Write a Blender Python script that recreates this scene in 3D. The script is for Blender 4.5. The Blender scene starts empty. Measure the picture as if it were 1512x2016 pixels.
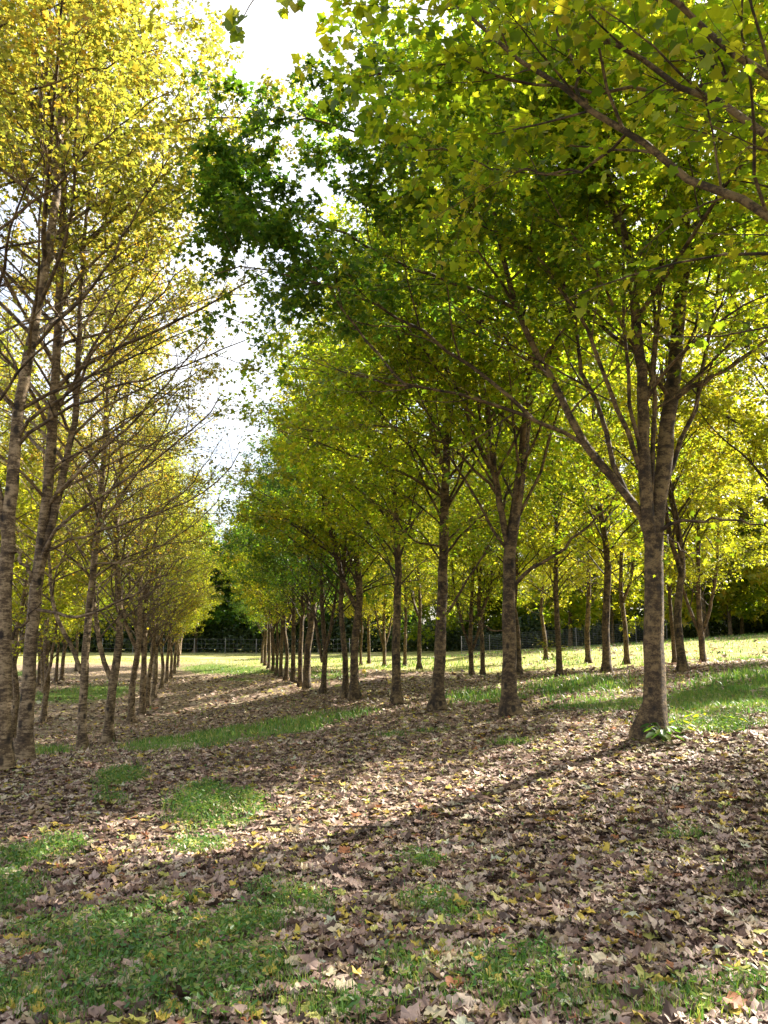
import bpy, math
import numpy as np
from mathutils import Vector

sc = bpy.context.scene
rad = math.radians
COL = sc.collection

# ------------------------------------------------------------------ camera, sky, sun, exposure
F, CX, CY = 1523.0, 756.0, 1008.0
PITCH = rad(9.47)
EYE = 1.6
cam_d = bpy.data.cameras.new('camera')
cam = bpy.data.objects.new('camera', cam_d)
COL.objects.link(cam)
cam_d.sensor_fit = 'VERTICAL'
cam_d.sensor_height = 24.0
cam_d.lens = F / 2016 * 24.0
cam_d.clip_start, cam_d.clip_end = 0.05, 3000
cam.location = (0, 0, EYE)
cam.rotation_euler = (math.pi / 2 + PITCH, 0, 0)
sc.camera = cam

SUN_AZ, SUN_EL = rad(57), rad(39)          # azimuth measured from the view direction (+Y) towards +X
w = bpy.data.worlds.new('World')
sc.world = w
w.use_nodes = True
wn = w.node_tree
bg = wn.nodes['Background']
sky = wn.nodes.new('ShaderNodeTexSky')
sky.sky_type = 'NISHITA'
sky.sun_disc = False
sky.sun_elevation = SUN_EL
sky.sun_rotation = SUN_AZ
sky.dust_density = 3.0
sky.air_density = 1.0
wtc = wn.nodes.new('ShaderNodeTexCoord')
wno = wn.nodes.new('ShaderNodeTexNoise')          # thin bright cloud veil over the blue
wno.inputs['Scale'].default_value = 2.2
wno.inputs['Detail'].default_value = 5.0
wn.links.new(wtc.outputs['Generated'], wno.inputs['Vector'])
wmr = wn.nodes.new('ShaderNodeMapRange')
wmr.inputs[1].default_value, wmr.inputs[2].default_value = 0.40, 0.62
wmr.inputs[3].default_value, wmr.inputs[4].default_value = 0.25, 0.9
wn.links.new(wno.outputs['Fac'], wmr.inputs[0])
wmx = wn.nodes.new('ShaderNodeMix')
wmx.data_type = 'RGBA'
wn.links.new(wmr.outputs[0], wmx.inputs[0])
wn.links.new(sky.outputs[0], wmx.inputs[6])
wmx.inputs[7].default_value = (5.2, 5.3, 5.5, 1)
wn.links.new(wmx.outputs[2], bg.inputs[0])
bg.inputs[1].default_value = 0.08

sd = bpy.data.lights.new('sun', 'SUN')
sd.energy = 5.0
sd.angle = rad(0.5)
sd.color = (1.0, 0.93, 0.82)
so = bpy.data.objects.new('sun', sd)
COL.objects.link(so)
sv = Vector((math.sin(SUN_AZ) * math.cos(SUN_EL), math.cos(SUN_AZ) * math.cos(SUN_EL), math.sin(SUN_EL)))
so.rotation_euler = sv.to_track_quat('Z', 'Y').to_euler()
so.location = (30, 20, 40)

vs = sc.view_settings
sc.display_settings.display_device = 'sRGB'
vs.view_transform = 'Standard'
vs.look = 'None'
vs.exposure = 2.15
vs.gamma = 1.0
cy = sc.cycles
cy.max_bounces = 8
cy.diffuse_bounces = 5
cy.glossy_bounces = 2
cy.transmission_bounces = 6
cy.transparent_max_bounces = 8
cy.sample_clamp_indirect = 6.0
cy.caustics_reflective = False
cy.caustics_refractive = False
cy.use_denoising = True
try:
    cy.denoiser = 'OPENIMAGEDENOISE'
    cy.denoising_prefilter = 'ACCURATE'
except Exception:
    pass

# ------------------------------------------------------------------ small maths
CP, SP = math.cos(PITCH), math.sin(PITCH)


def at(px, py, d):
    """the point seen at photo pixel (px, py), d metres ahead"""
    u, v = (px - CX) / F, (CY - py) / F
    dy, dz = CP - v * SP, SP + v * CP
    t = d / dy
    return np.array((u * t, d, EYE + dz * t))


def to_px(P):
    q = P - np.array((0, 0, EYE))
    f = q[:, 1] * CP + q[:, 2] * SP
    v = -q[:, 1] * SP + q[:, 2] * CP
    f = np.maximum(f, 0.05)
    return CX + F * q[:, 0] / f, CY - F * v / f


def nrm(a):
    return a / np.maximum(np.linalg.norm(a, axis=-1, keepdims=True), 1e-9)


def smooth(a, b, x):
    t = np.clip((x - a) / (b - a), 0, 1)
    return t * t * (3 - 2 * t)


_g = np.random.default_rng(5).random((64, 64))


def vnoise(x, y, s):
    x, y = x / s, y / s
    i, j = np.floor(x).astype(int), np.floor(y).astype(int)
    fx, fy = x - i, y - j
    fx, fy = fx * fx * (3 - 2 * fx), fy * fy * (3 - 2 * fy)
    a, b = _g[i % 64, j % 64], _g[(i + 1) % 64, j % 64]
    c, d = _g[i % 64, (j + 1) % 64], _g[(i + 1) % 64, (j + 1) % 64]
    return (a * (1 - fx) + b * fx) * (1 - fy) + (c * (1 - fx) + d * fx) * fy


# ------------------------------------------------------------------ mesh helpers
def mk_mesh(name, V, F_, mat, smooth_=False):
    me = bpy.data.meshes.new(name)
    V = np.ascontiguousarray(V, dtype=np.float32).reshape(-1, 3)
    if not isinstance(F_, (list, tuple)):
        F_ = [F_]
    me.vertices.add(len(V))
    me.vertices.foreach_set('co', V.ravel())
    loops = np.concatenate([f.ravel() for f in F_]).astype(np.int32)
    tot = np.concatenate([np.full(len(f), f.shape[1]) for f in F_])
    start = np.concatenate(([0], np.cumsum(tot)[:-1])).astype(np.int32)
    me.loops.add(len(loops))
    me.loops.foreach_set('vertex_index', loops)
    me.polygons.add(len(tot))
    me.polygons.foreach_set('loop_start', start)
    if smooth_:
        me.polygons.foreach_set('use_smooth', np.ones(len(tot), dtype=bool))
    if mat:
        me.materials.append(mat)
    me.update(calc_edges=True)
    return me


def link(name, me, parent=None, mat=None):
    o = bpy.data.objects.new(name, me)
    COL.objects.link(o)
    if parent:
        o.parent = parent
    if mat:
        o.material_slots[0].link = 'OBJECT'
        o.material_slots[0].material = mat
    return o


def tag(o, label=None, cat=None, group=None, kind=None):
    if label: o['label'] = label
    if cat: o['category'] = cat
    if group: o['group'] = group
    if kind: o['kind'] = kind
    return o


def empty(name, loc, rz=0):
    o = bpy.data.objects.new(name, None)
    COL.objects.link(o)
    o.location = tuple(float(q) for q in loc)
    o.rotation_euler = (0, 0, rz)
    o.empty_display_size = 0.3
    return o


class Acc:
    """collects vertex / face blocks into one mesh"""
    def __init__(s): s.V, s.F, s.n = [], [], 0
    def add(s, V, F_):
        s.V.append(V.reshape(-1, 3)); s.F.append(F_ + s.n); s.n += len(s.V[-1])
    def mesh(s, name, mat, smooth_=False):
        by = {}
        for f in s.F: by.setdefault(f.shape[1], []).append(f)
        return mk_mesh(name, np.concatenate(s.V), [np.concatenate(b) for b in by.values()], mat, smooth_)


def tubes(P, R, k, bump=None):
    """P (M,n,3), R (M,n) -> verts, quads"""
    M, n, _ = P.shape
    T = nrm(np.gradient(P, axis=1))
    mean = nrm(P[:, -1] - P[:, 0])
    ref = np.where(np.abs(mean[:, 2:3]) > 0.85, np.array([[1., 0, 0]]), np.array([[0, 0, 1.]]))[:, None, :]
    U = nrm(np.cross(T, np.broadcast_to(ref, T.shape)))
    W = np.cross(T, U)
    a = np.arange(k) * 2 * math.pi / k
    RR = R[:, :, None] if bump is None else R[:, :, None] * bump
    V = P[:, :, None, :] + RR[..., None] * (U[:, :, None, :] * np.cos(a)[None, None, :, None] + W[:, :, None, :] * np.sin(a)[None, None, :, None])
    i, j = np.meshgrid(np.arange(n - 1), np.arange(k), indexing='ij')
    q = np.stack([i * k + j, i * k + (j + 1) % k, (i + 1) * k + (j + 1) % k, (i + 1) * k + j], -1).reshape(-1, 4)
    Fq = (q[None] + (np.arange(M) * n * k)[:, None, None]).reshape(-1, 4)
    return V.reshape(-1, 3), Fq


def resample(pts, n, sm=2):
    pts = np.asarray(pts, float)
    s = np.concatenate(([0], np.cumsum(np.linalg.norm(np.diff(pts, axis=0), axis=1))))
    t = np.linspace(0, s[-1], n)
    P = np.stack([np.interp(t, s, pts[:, i]) for i in range(3)], -1)
    for _ in range(sm):
        P[1:-1] = 0.25 * P[:-2] + 0.5 * P[1:-1] + 0.25 * P[2:]
    return P


# ------------------------------------------------------------------ materials
def new_mat(name):
    m = bpy.data.materials.new(name)
    m.use_nodes = True
    nt = m.node_tree
    for q in list(nt.nodes): nt.nodes.remove(q)
    out = nt.nodes.new('ShaderNodeOutputMaterial')
    return m, nt, out


def N(nt, t, **kw):
    n = nt.nodes.new('ShaderNode' + t)
    for k, v in kw.items():
        if k in n.inputs: n.inputs[k].default_value = v
        else: setattr(n, k, v)
    return n


def ramp(nt, stops, interp='LINEAR'):
    r = nt.nodes.new('ShaderNodeValToRGB')
    e = r.color_ramp.elements
    r.color_ramp.interpolation = interp
    e[0].position, e[0].color = stops[0][0], (*stops[0][1], 1)
    e[1].position, e[1].color = stops[-1][0], (*stops[-1][1], 1)
    for p, c in stops[1:-1]:
        q = e.new(p); q.color = (*c, 1)
    return r


def math_n(nt, op, a, b=None, clamp=False):
    m = nt.nodes.new('ShaderNodeMath'); m.operation = op; m.use_clamp = clamp
    for i, v in enumerate((a, b)):
        if v is None: continue
        if isinstance(v, (int, float)): m.inputs[i].default_value = v
        else: nt.links.new(v, m.inputs[i])
    return m.outputs[0]


def leaf_mat(name, front, back, trans=0.60, wn_=0.55, wr=0.6, off=-0.08, scale=0.55):
    m, nt, out = new_mat(name)
    L = nt.links.new
    geo = N(nt, 'NewGeometry')
    tc = N(nt, 'TexCoord')
    no = N(nt, 'TexNoise', Scale=scale, Detail=2.0)
    L(tc.outputs['Object'], no.inputs['Vector'])
    oi = N(nt, 'ObjectInfo')
    a = math_n(nt, 'MULTIPLY', geo.outputs['Random Per Island'], wr)
    b = math_n(nt, 'MULTIPLY', no.outputs['Fac'], wn_)
    c = math_n(nt, 'MULTIPLY', oi.outputs['Random'], 0.14)
    v = math_n(nt, 'ADD', math_n(nt, 'ADD', a, b), math_n(nt, 'ADD', c, off))
    r1, r2 = ramp(nt, front), ramp(nt, back)
    L(v, r1.inputs[0]); L(v, r2.inputs[0])
    p = N(nt, 'BsdfPrincipled', Roughness=0.42)
    p.inputs['Specular IOR Level'].default_value = 0.35
    L(r1.outputs[0], p.inputs['Base Color'])
    t = N(nt, 'BsdfTranslucent')
    L(r2.outputs[0], t.inputs[0])
    mx = N(nt, 'MixShader'); mx.inputs[0].default_value = trans
    L(p.outputs[0], mx.inputs[1]); L(t.outputs[0], mx.inputs[2]); L(mx.outputs[0], out.inputs[0])
    return m


LEAF_GREEN = leaf_mat('leaves_green',
    [(0.10, (0.012, 0.040, 0.008)), (0.45, (0.050, 0.082, 0.009)), (0.75, (0.120, 0.138, 0.010)), (0.97, (0.26, 0.22, 0.02))],
    [(0.10, (0.08, 0.19, 0.012)), (0.45, (0.38, 0.55, 0.016)), (0.75, (0.66, 0.66, 0.02)), (0.97, (0.70, 0.56, 0.035))])
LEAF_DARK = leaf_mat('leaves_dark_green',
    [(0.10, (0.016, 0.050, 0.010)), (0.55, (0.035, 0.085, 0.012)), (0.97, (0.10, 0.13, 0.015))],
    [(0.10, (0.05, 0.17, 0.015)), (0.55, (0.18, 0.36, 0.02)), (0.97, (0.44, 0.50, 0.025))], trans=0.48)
LEAF_YELLOW = leaf_mat('leaves_yellow_green',
    [(0.10, (0.060, 0.095, 0.010)), (0.45, (0.130, 0.150, 0.012)), (0.75, (0.22, 0.20, 0.014)), (0.97, (0.32, 0.20, 0.02))],
    [(0.10, (0.20, 0.30, 0.015)), (0.45, (0.46, 0.51, 0.02)), (0.75, (0.68, 0.64, 0.025)), (0.97, (0.76, 0.52, 0.03))], trans=0.55)
LEAF_GOLD = leaf_mat('leaves_gold',
    [(0.10, (0.055, 0.085, 0.012)), (0.45, (0.120, 0.135, 0.014)), (0.75, (0.21, 0.18, 0.018)), (0.97, (0.26, 0.11, 0.018))],
    [(0.10, (0.18, 0.26, 0.035)), (0.45, (0.38, 0.41, 0.045)), (0.75, (0.60, 0.52, 0.05)), (0.97, (0.64, 0.34, 0.03))], trans=0.52, off=-.06)
LEAF_OLIVE = leaf_mat('leaves_olive',
    [(0.10, (0.045, 0.080, 0.012)), (0.45, (0.095, 0.122, 0.014)), (0.75, (0.165, 0.165, 0.016)), (0.97, (0.24, 0.12, 0.018))],
    [(0.10, (0.20, 0.32, 0.02)), (0.45, (0.43, 0.52, 0.024)), (0.75, (0.62, 0.60, 0.03)), (0.97, (0.66, 0.40, 0.03))], trans=0.56, off=-.12)


def bark_mat(name, dark, mid, light, bands=42):
    m, nt, out = new_mat(name)
    L = nt.links.new
    tc = N(nt, 'TexCoord')
    mp = N(nt, 'Mapping'); mp.inputs['Scale'].default_value = (9, 9, bands)
    L(tc.outputs['Object'], mp.inputs[0])
    n1 = N(nt, 'TexNoise', Scale=1.0, Detail=7.0, Roughness=0.72)
    L(mp.outputs[0], n1.inputs['Vector'])
    n2 = N(nt, 'TexNoise', Scale=4.5, Detail=4.0, Roughness=0.6)
    L(tc.outputs['Object'], n2.inputs['Vector'])
    mp2 = N(nt, 'Mapping'); mp2.inputs['Scale'].default_value = (6, 6, 3.2)
    L(tc.outputs['Object'], mp2.inputs[0])
    vo = N(nt, 'TexVoronoi', Scale=1.0); L(mp2.outputs[0], vo.inputs['Vector'])
    n3 = N(nt, 'TexNoise', Scale=60.0, Detail=3.0)
    L(tc.outputs['Object'], n3.inputs['Vector'])
    v = math_n(nt, 'ADD', math_n(nt, 'MULTIPLY', n1.outputs['Fac'], 0.75), math_n(nt, 'MULTIPLY', n2.outputs['Fac'], 0.55))
    v = math_n(nt, 'ADD', v, math_n(nt, 'MULTIPLY', n3.outputs['Fac'], 0.2))
    r = ramp(nt, [(0.58, dark), (0.72, mid), (0.84, light)])
    L(v, r.inputs[0])
    kr = ramp(nt, [(0.15, (0.07, 0.05, 0.04)), (0.27, (1, 1, 1))])
    L(vo.outputs['Distance'], kr.inputs[0])
    mx = N(nt, 'Mix', data_type='RGBA', blend_type='MULTIPLY'); mx.inputs[0].default_value = 0.9
    L(r.outputs[0], mx.inputs[6]); L(kr.outputs[0], mx.inputs[7])
    p = N(nt, 'BsdfPrincipled', Roughness=0.85)
    L(mx.outputs[2], p.inputs['Base Color'])
    bp = N(nt, 'Bump', Strength=0.7, Distance=0.03)
    L(v, bp.inputs['Height']); L(bp.outputs[0], p.inputs['Normal'])
    L(p.outputs[0], out.inputs[0])
    return m


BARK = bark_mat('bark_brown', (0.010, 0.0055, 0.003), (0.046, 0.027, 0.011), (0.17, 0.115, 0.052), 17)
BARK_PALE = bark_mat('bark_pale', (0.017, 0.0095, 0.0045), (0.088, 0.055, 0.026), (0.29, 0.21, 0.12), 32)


def simple_mat(name, col, rough=0.7, metal=0.0):
    m, nt, out = new_mat(name)
    p = N(nt, 'BsdfPrincipled', Roughness=rough, Metallic=metal)
    no = N(nt, 'TexNoise', Scale=9.0, Detail=3.0)
    r = ramp(nt, [(0.3, tuple(c * 0.7 for c in col)), (0.7, col)])
    nt.links.new(no.outputs['Fac'], r.inputs[0])
    nt.links.new(r.outputs[0], p.inputs['Base Color'])
    nt.links.new(p.outputs[0], out.inputs[0])
    return m


TWIG = simple_mat('twig_bark', (0.050, 0.031, 0.017), 0.8)
TWIG_PALE = simple_mat('twig_bark_pale', (0.12, 0.084, 0.052), 0.8)
WIRE = simple_mat('galvanised_wire', (0.22, 0.225, 0.24), 0.5, 0.5)
POST = simple_mat('fence_post', (0.24, 0.225, 0.21), 0.7)


def litter_mat(name, stops, trans=0.18):
    m, nt, out = new_mat(name)
    L = nt.links.new
    geo = N(nt, 'NewGeometry')
    r = ramp(nt, stops, 'CONSTANT')
    L(geo.outputs['Random Per Island'], r.inputs[0])
    tc = N(nt, 'TexCoord')
    no = N(nt, 'TexNoise', Scale=45.0, Detail=3.0); L(tc.outputs['Object'], no.inputs['Vector'])
    hs = N(nt, 'HueSaturation'); L(r.outputs[0], hs.inputs['Color'])
    vv = math_n(nt, 'ADD', math_n(nt, 'MULTIPLY', no.outputs['Fac'], 0.8), 0.6)
    L(vv, hs.inputs['Value'])
    p = N(nt, 'BsdfPrincipled', Roughness=0.6)
    p.inputs['Specular IOR Level'].default_value = 0.3
    L(hs.outputs[0], p.inputs['Base Color'])
    t = N(nt, 'BsdfTranslucent'); L(hs.outputs[0], t.inputs[0])
    mx = N(nt, 'MixShader'); mx.inputs[0].default_value = trans
    L(p.outputs[0], mx.inputs[1]); L(t.outputs[0], mx.inputs[2]); L(mx.outputs[0], out.inputs[0])
    return m


LITTER = litter_mat('fallen_leaf', [
    (0.00, (0.17, 0.102, 0.074)), (0.16, (0.25, 0.165, 0.128)), (0.32, (0.36, 0.255, 0.205)), (0.43, (0.070, 0.043, 0.030)),
    (0.56, (0.40, 0.31, 0.24)), (0.67, (0.29, 0.205, 0.12)), (0.76, (0.44, 0.37, 0.24)), (0.83, (0.46, 0.34, 0.06)),
    (0.88, (0.34, 0.33, 0.08)), (0.925, (0.30, 0.12, 0.05)), (0.935, (0.055, 0.035, 0.028)), (0.985, (0.42, 0.43, 0.30))])
GRASS = leaf_mat('grass_blade',
    [(0.1, (0.026, 0.088, 0.020)), (0.5, (0.060, 0.155, 0.030)), (0.72, (0.14, 0.215, 0.036)), (0.86, (0.30, 0.26, 0.10))],
    [(0.1, (0.06, 0.18, 0.025)), (0.5, (0.14, 0.32, 0.035)), (0.85, (0.34, 0.44, 0.05)), (0.99, (0.45, 0.40, 0.10))], trans=0.35, scale=1.2)
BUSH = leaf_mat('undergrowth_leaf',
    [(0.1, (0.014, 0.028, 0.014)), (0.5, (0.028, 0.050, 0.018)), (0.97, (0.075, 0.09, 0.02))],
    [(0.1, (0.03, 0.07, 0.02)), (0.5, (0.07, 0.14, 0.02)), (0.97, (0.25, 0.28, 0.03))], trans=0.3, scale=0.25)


def ground_mat():
    m, nt, out = new_mat('ground_soil')
    L = nt.links.new
    tc = N(nt, 'TexCoord')
    vo = N(nt, 'TexVoronoi', Scale=13.0); L(tc.outputs['Object'], vo.inputs['Vector'])
    sep = N(nt, 'SeparateColor'); L(vo.outputs['Color'], sep.inputs[0])
    lr = ramp(nt, [(0.0, (0.13, 0.085, 0.06)), (0.2, (0.20, 0.14, 0.10)), (0.4, (0.28, 0.21, 0.16)), (0.55, (0.09, 0.06, 0.042)),
                   (0.68, (0.32, 0.25, 0.18)), (0.8, (0.24, 0.18, 0.10)), (0.9, (0.34, 0.27, 0.08)), (0.95, (0.36, 0.30, 0.22))], 'CONSTANT')
    L(sep.outputs[0], lr.inputs[0])
    n1 = N(nt, 'TexNoise', Scale=2.2, Detail=6.0, Roughness=0.7); L(tc.outputs['Object'], n1.inputs['Vector'])
    n2 = N(nt, 'TexNoise', Scale=0.35, Detail=4.0); L(tc.outputs['Object'], n2.inputs['Vector'])
    n3 = N(nt, 'TexNoise', Scale=30.0, Detail=4.0, Roughness=0.7); L(tc.outputs['Object'], n3.inputs['Vector'])
    gv = math_n(nt, 'ADD', math_n(nt, 'MULTIPLY', n1.outputs['Fac'], 0.5), math_n(nt, 'MULTIPLY', n3.outputs['Fac'], 0.5))
    gr = ramp(nt, [(0.36, (0.045, 0.085, 0.018)), (0.5, (0.10, 0.155, 0.03)), (0.62, (0.20, 0.215, 0.06))])
    L(gv, gr.inputs[0])
    fr = ramp(nt, [(0.36, (0.15, 0.19, 0.04)), (0.5, (0.30, 0.29, 0.09)), (0.64, (0.42, 0.34, 0.19))])
    L(math_n(nt, 'ADD', math_n(nt, 'MULTIPLY', n2.outputs['Fac'], 0.6), math_n(nt, 'MULTIPLY', n3.outputs['Fac'], 0.4)), fr.inputs[0])
    at_g = N(nt, 'Attribute', attribute_name='grass')
    at_f = N(nt, 'Attribute', attribute_name='meadow')
    g = math_n(nt, 'ADD', at_g.outputs['Fac'], math_n(nt, 'MULTIPLY', math_n(nt, 'SUBTRACT', n1.outputs['Fac'], 0.5), 0.9))
    gm = N(nt, 'MapRange'); gm.inputs[1].default_value = 0.35; gm.inputs[2].default_value = 0.65; L(g, gm.inputs[0])
    mx = N(nt, 'Mix', data_type='RGBA'); L(gm.outputs[0], mx.inputs[0]); L(lr.outputs[0], mx.inputs[6]); L(gr.outputs[0], mx.inputs[7])
    mf = N(nt, 'Mix', data_type='RGBA'); L(at_f.outputs['Fac'], mf.inputs[0]); L(mx.outputs[2], mf.inputs[6]); L(fr.outputs[0], mf.inputs[7])
    p = N(nt, 'BsdfPrincipled', Roughness=0.95)
    p.inputs['Specular IOR Level'].default_value = 0.1
    L(mf.outputs[2], p.inputs['Base Color'])
    bp = N(nt, 'Bump', Strength=0.9, Distance=0.05)
    L(math_n(nt, 'ADD', n3.outputs['Fac'], vo.outputs['Distance']), bp.inputs['Height']); L(bp.outputs[0], p.inputs['Normal'])
    L(p.outputs[0], out.inputs[0])
    return m


# ------------------------------------------------------------------ where the trees stand: photo pixel of the foot, metres ahead
RIGHT = [  # px, py, metres, trunk radius
    (1288, 1455, 8.9, .145), (1003, 1415, 13.3, .14), (862, 1400, 16.4, .135), (781, 1390, 20.0, .115), (697, 1380, 24.0, .13),
    (680, 1378, 24.6, .095), (636, 1365, 28.5, .10), (604, 1357, 34.0, .16), (591, 1352, 35.5, .11), (576, 1344, 39.5, .12), (563, 1339, 43, .11),
    (552, 1334, 47, .12), (544, 1330, 51, .10), (537, 1323, 56, .12), (529, 1317, 61, .12), (522, 1311, 66, .14), (516, 1306, 71, .12)]
LEFT = [
    (5, 1522, 9.95, .14), (47, 1506, 11.25, .15), (160, 1485, 17.2, .105), (211, 1464, 22.3, .13), (257, 1426, 29.5, .13),
    (279, 1410, 34.5, .14), (290, 1394, 40, .12), (303, 1378, 45.5, .15), (318, 1356, 52, .12), (328, 1346, 57, .12),
    (336, 1336, 62, .12), (343, 1326, 67, .13), (351, 1313, 72, .15)]
RIGHT2 = [(1345, 1322, 20.4, .11), (1195, 1325, 24.1, .125), (1102, 1336, 27.2, .105), (1021, 1327, 30.7, .12), (951, 1332, 34.3, .10),
          (929, 1331, 35.4, .11), (825, 1317, 44, .12), (797, 1312, 52, .12)]
RIGHT3 = [(1385, 1306, 31.5, .12), (1328, 1309, 33, .09), (1235, 1308, 36.5, .12), (1158, 1306, 40, .14), (1075, 1298, 46, .12), (757, 1312, 58, .13), (726, 1307, 62, .13), (710, 1310, 60, .10), (870, 1296, 56, .12)]
LEFT2 = [(23, 1376, 44, .13), (75, 1351, 51, .12), (87, 1346, 53, .13), (110, 1344, 57.5, .12), (122, 1341, 61, .15), (150, 1321, 66, .13)]

ctrl = []
MOUND = [tuple(at(*t[:3])[:2]) for t in RIGHT[:6] + LEFT[:5]]
for lst in (RIGHT, LEFT, RIGHT2, RIGHT3, LEFT2):
    for px, py, d, r in lst:
        ctrl.append(at(px, py, d))
for p in [(0, 0, 0), (-4, 0, -.30), (4, 0, .30), (-1.4, 4, -.08), (1.6, 4, .13), (0, 7, .02), (-3, 7.5, -.12), (4.2, 4.6, .36), (0, -12, 0), (12, -10, 1.0),
          (-12, -10, -.9), (13, 10, 1.05), (22, 8, 1.7), (-14, 12, -1.0), (-25, 25, -2.2), (-30, 50, -2.0), (26, 58, 1.9), (40, 60, 2.6), (60, 80, 3.2),
          (30, 90, 1.6), (0, 95, .2), (-20, 95, .15), (-45, 95, .2), (-60, 60, -.6), (45, 30, 2.2), (10, 75, .2), (-60, 0, -2.5), (60, 0, 3.0)]:
    ctrl.append(np.array(p, float))
ctrl = np.array(ctrl)


def _ker(r2): return 0.5 * r2 * np.log(r2 + 1e-6)


_n = len(ctrl)
_d2 = ((ctrl[:, None, :2] - ctrl[None, :, :2]) ** 2).sum(-1)
_A = np.zeros((_n + 3, _n + 3))
_A[:_n, :_n] = _ker(_d2) + np.eye(_n) * 0.8
_A[:_n, _n] = 1; _A[:_n, _n + 1:] = ctrl[:, :2]
_A[_n, :_n] = 1; _A[_n + 1:, :_n] = ctrl[:, :2].T
_b = np.zeros(_n + 3); _b[:_n] = ctrl[:, 2]
_w = np.linalg.solve(_A, _b)


def ground_z(x, y):
    x, y = np.asarray(x, float).ravel(), np.asarray(y, float).ravel()
    cx, cyy = np.clip(x, -70, 70), np.clip(y, -15, 105)
    z = np.empty(len(x))
    for i in range(0, len(x), 60000):
        a, b = cx[i:i + 60000], cyy[i:i + 60000]
        d2 = (a[:, None] - ctrl[None, :, 0]) ** 2 + (b[:, None] - ctrl[None, :, 1]) ** 2
        z[i:i + 60000] = _ker(d2) @ _w[:_n] + _w[_n] + a * _w[_n + 1] + b * _w[_n + 2]
    z += (vnoise(x + 30, y + 30, 1.7) - .5) * 0.06 + (vnoise(x + 9, y + 50, 0.6) - .5) * 0.025
    for mx_, my_ in MOUND:                        # leaves and soil heaped a little round the near trunks
        z += .07 * np.exp(-((x - mx_) ** 2 + (y - my_) ** 2) / .16)
    return z


def on_ground(x, y):
    return np.array((x, y, ground_z([x], [y])[0]))


# ------------------------------------------------------------------ grass cover (where grass grows between the leaves)
PATCH = [  # photo pixel centre, half widths, strength, tilt
    (310, 1468, 60, 10, 1.0, -.12), (440, 1452, 85, 17, 1.0, -.16), (560, 1432, 110, 17, 1.0, -.17), (680, 1408, 60, 10, .75, -.15),
    (420, 1592, 100, 36, 1.15, -.08), (235, 1530, 48, 20, 1.0, -.2), (205, 1575, 50, 14, .45, 0), (120, 1662, 70, 26, .8, -.1), (40, 1690, 60, 24, .7, 0), (395, 1672, 60, 20, .7, 0),
    (20, 1760, 80, 50, .75, 0), (250, 1860, 230, 85, 1.0, -.05), (120, 1960, 220, 70, .95, 0), (470, 1900, 170, 110, .85, 0), (560, 1770, 90, 60, .6, 0), (480, 1830, 120, 50, .9, 0),
    (830, 1700, 60, 20, .55, 0), (880, 1800, 90, 50, .6, 0), (820, 1890, 120, 60, .6, 0), (1010, 1930, 160, 70, .75, 0), (1250, 1880, 110, 50, .6, 0), (1300, 1970, 240, 50, .8, 0),
    (1350, 1650, 60, 14, .45, 0), (1460, 1730, 70, 40, .5, 0), (1180, 1740, 60, 20, .4, 0), (660, 1985, 150, 40, .75, 0),
    (950, 1372, 95, 13, .85, -.06), (1130, 1352, 130, 15, 1.0, -.05), (1180, 1385, 110, 18, .7, 0), (1420, 1380, 140, 50, .95, -.12), (1400, 1425, 70, 20, .7, 0), (1500, 1340, 90, 26, .9, 0),
    (730, 1448, 90, 9, .45, 0), (1000, 1462, 50, 12, .5, 0), (860, 1445, 60, 8, .4, 0),
    (165, 1366, 110, 16, 1.0, -.08), (60, 1375, 60, 12, .6, 0), (90, 1478, 60, 9, .8, 0), (30, 1484, 30, 9, .8, 0), (30, 1325, 60, 10, .7, 0),
    (450, 1318, 110, 12, .9, .03), (470, 1338, 50, 5, .6, 0), (640, 1330, 80, 10, .7, 0), (820, 1310, 120, 12, .9, 0), (300, 1318, 60, 9, .4, 0)]


def grass_cover(P):
    px, py = to_px(P)
    g = np.zeros(len(P))
    ahead = P[:, 1] > 1.0
    for cx, cyy, rx, ry, s, tilt in PATCH:
        dx, dy = (px - cx) / rx, (py - cyy - tilt * (px - cx)) / ry
        g = np.maximum(g, s * np.exp(-(dx * dx + dy * dy) ** 1.3 * 0.8))
    g[~ahead] = 0.4
    n = vnoise(P[:, 0] + 40, P[:, 1] + 40, 0.55) * .6 + vnoise(P[:, 0] + 10, P[:, 1] + 70, 0.19) * .4
    far = smooth(14, 30, P[:, 1])
    g = np.clip(g * (1.0 - .0 * far) + (n - .5) * (1.15 - .8 * far) * np.clip(g * 4, .25, 1), 0, 1)
    return g


def meadow_cover(P):
    x, y = P[:, 0], P[:, 1]
    edge = (vnoise(x + 20, y, 3.0) - .5) * 6
    right = smooth(29.5, 34, y + edge * .5 - np.clip(15 - x, 0, 40) * 0.35 - np.clip(5 - x, 0, 60) * 1.6)
    far = smooth(73, 79, y + edge * .3 + np.clip(-x - 20, 0, 60) * .35)
    return np.clip(np.maximum(right, far), 0, 1)


# ------------------------------------------------------------------ the ground, one sheet to the horizon
def axis(segs):
    a = [np.arange(s, e, st) for s, e, st in segs]
    return np.concatenate(a)


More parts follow.
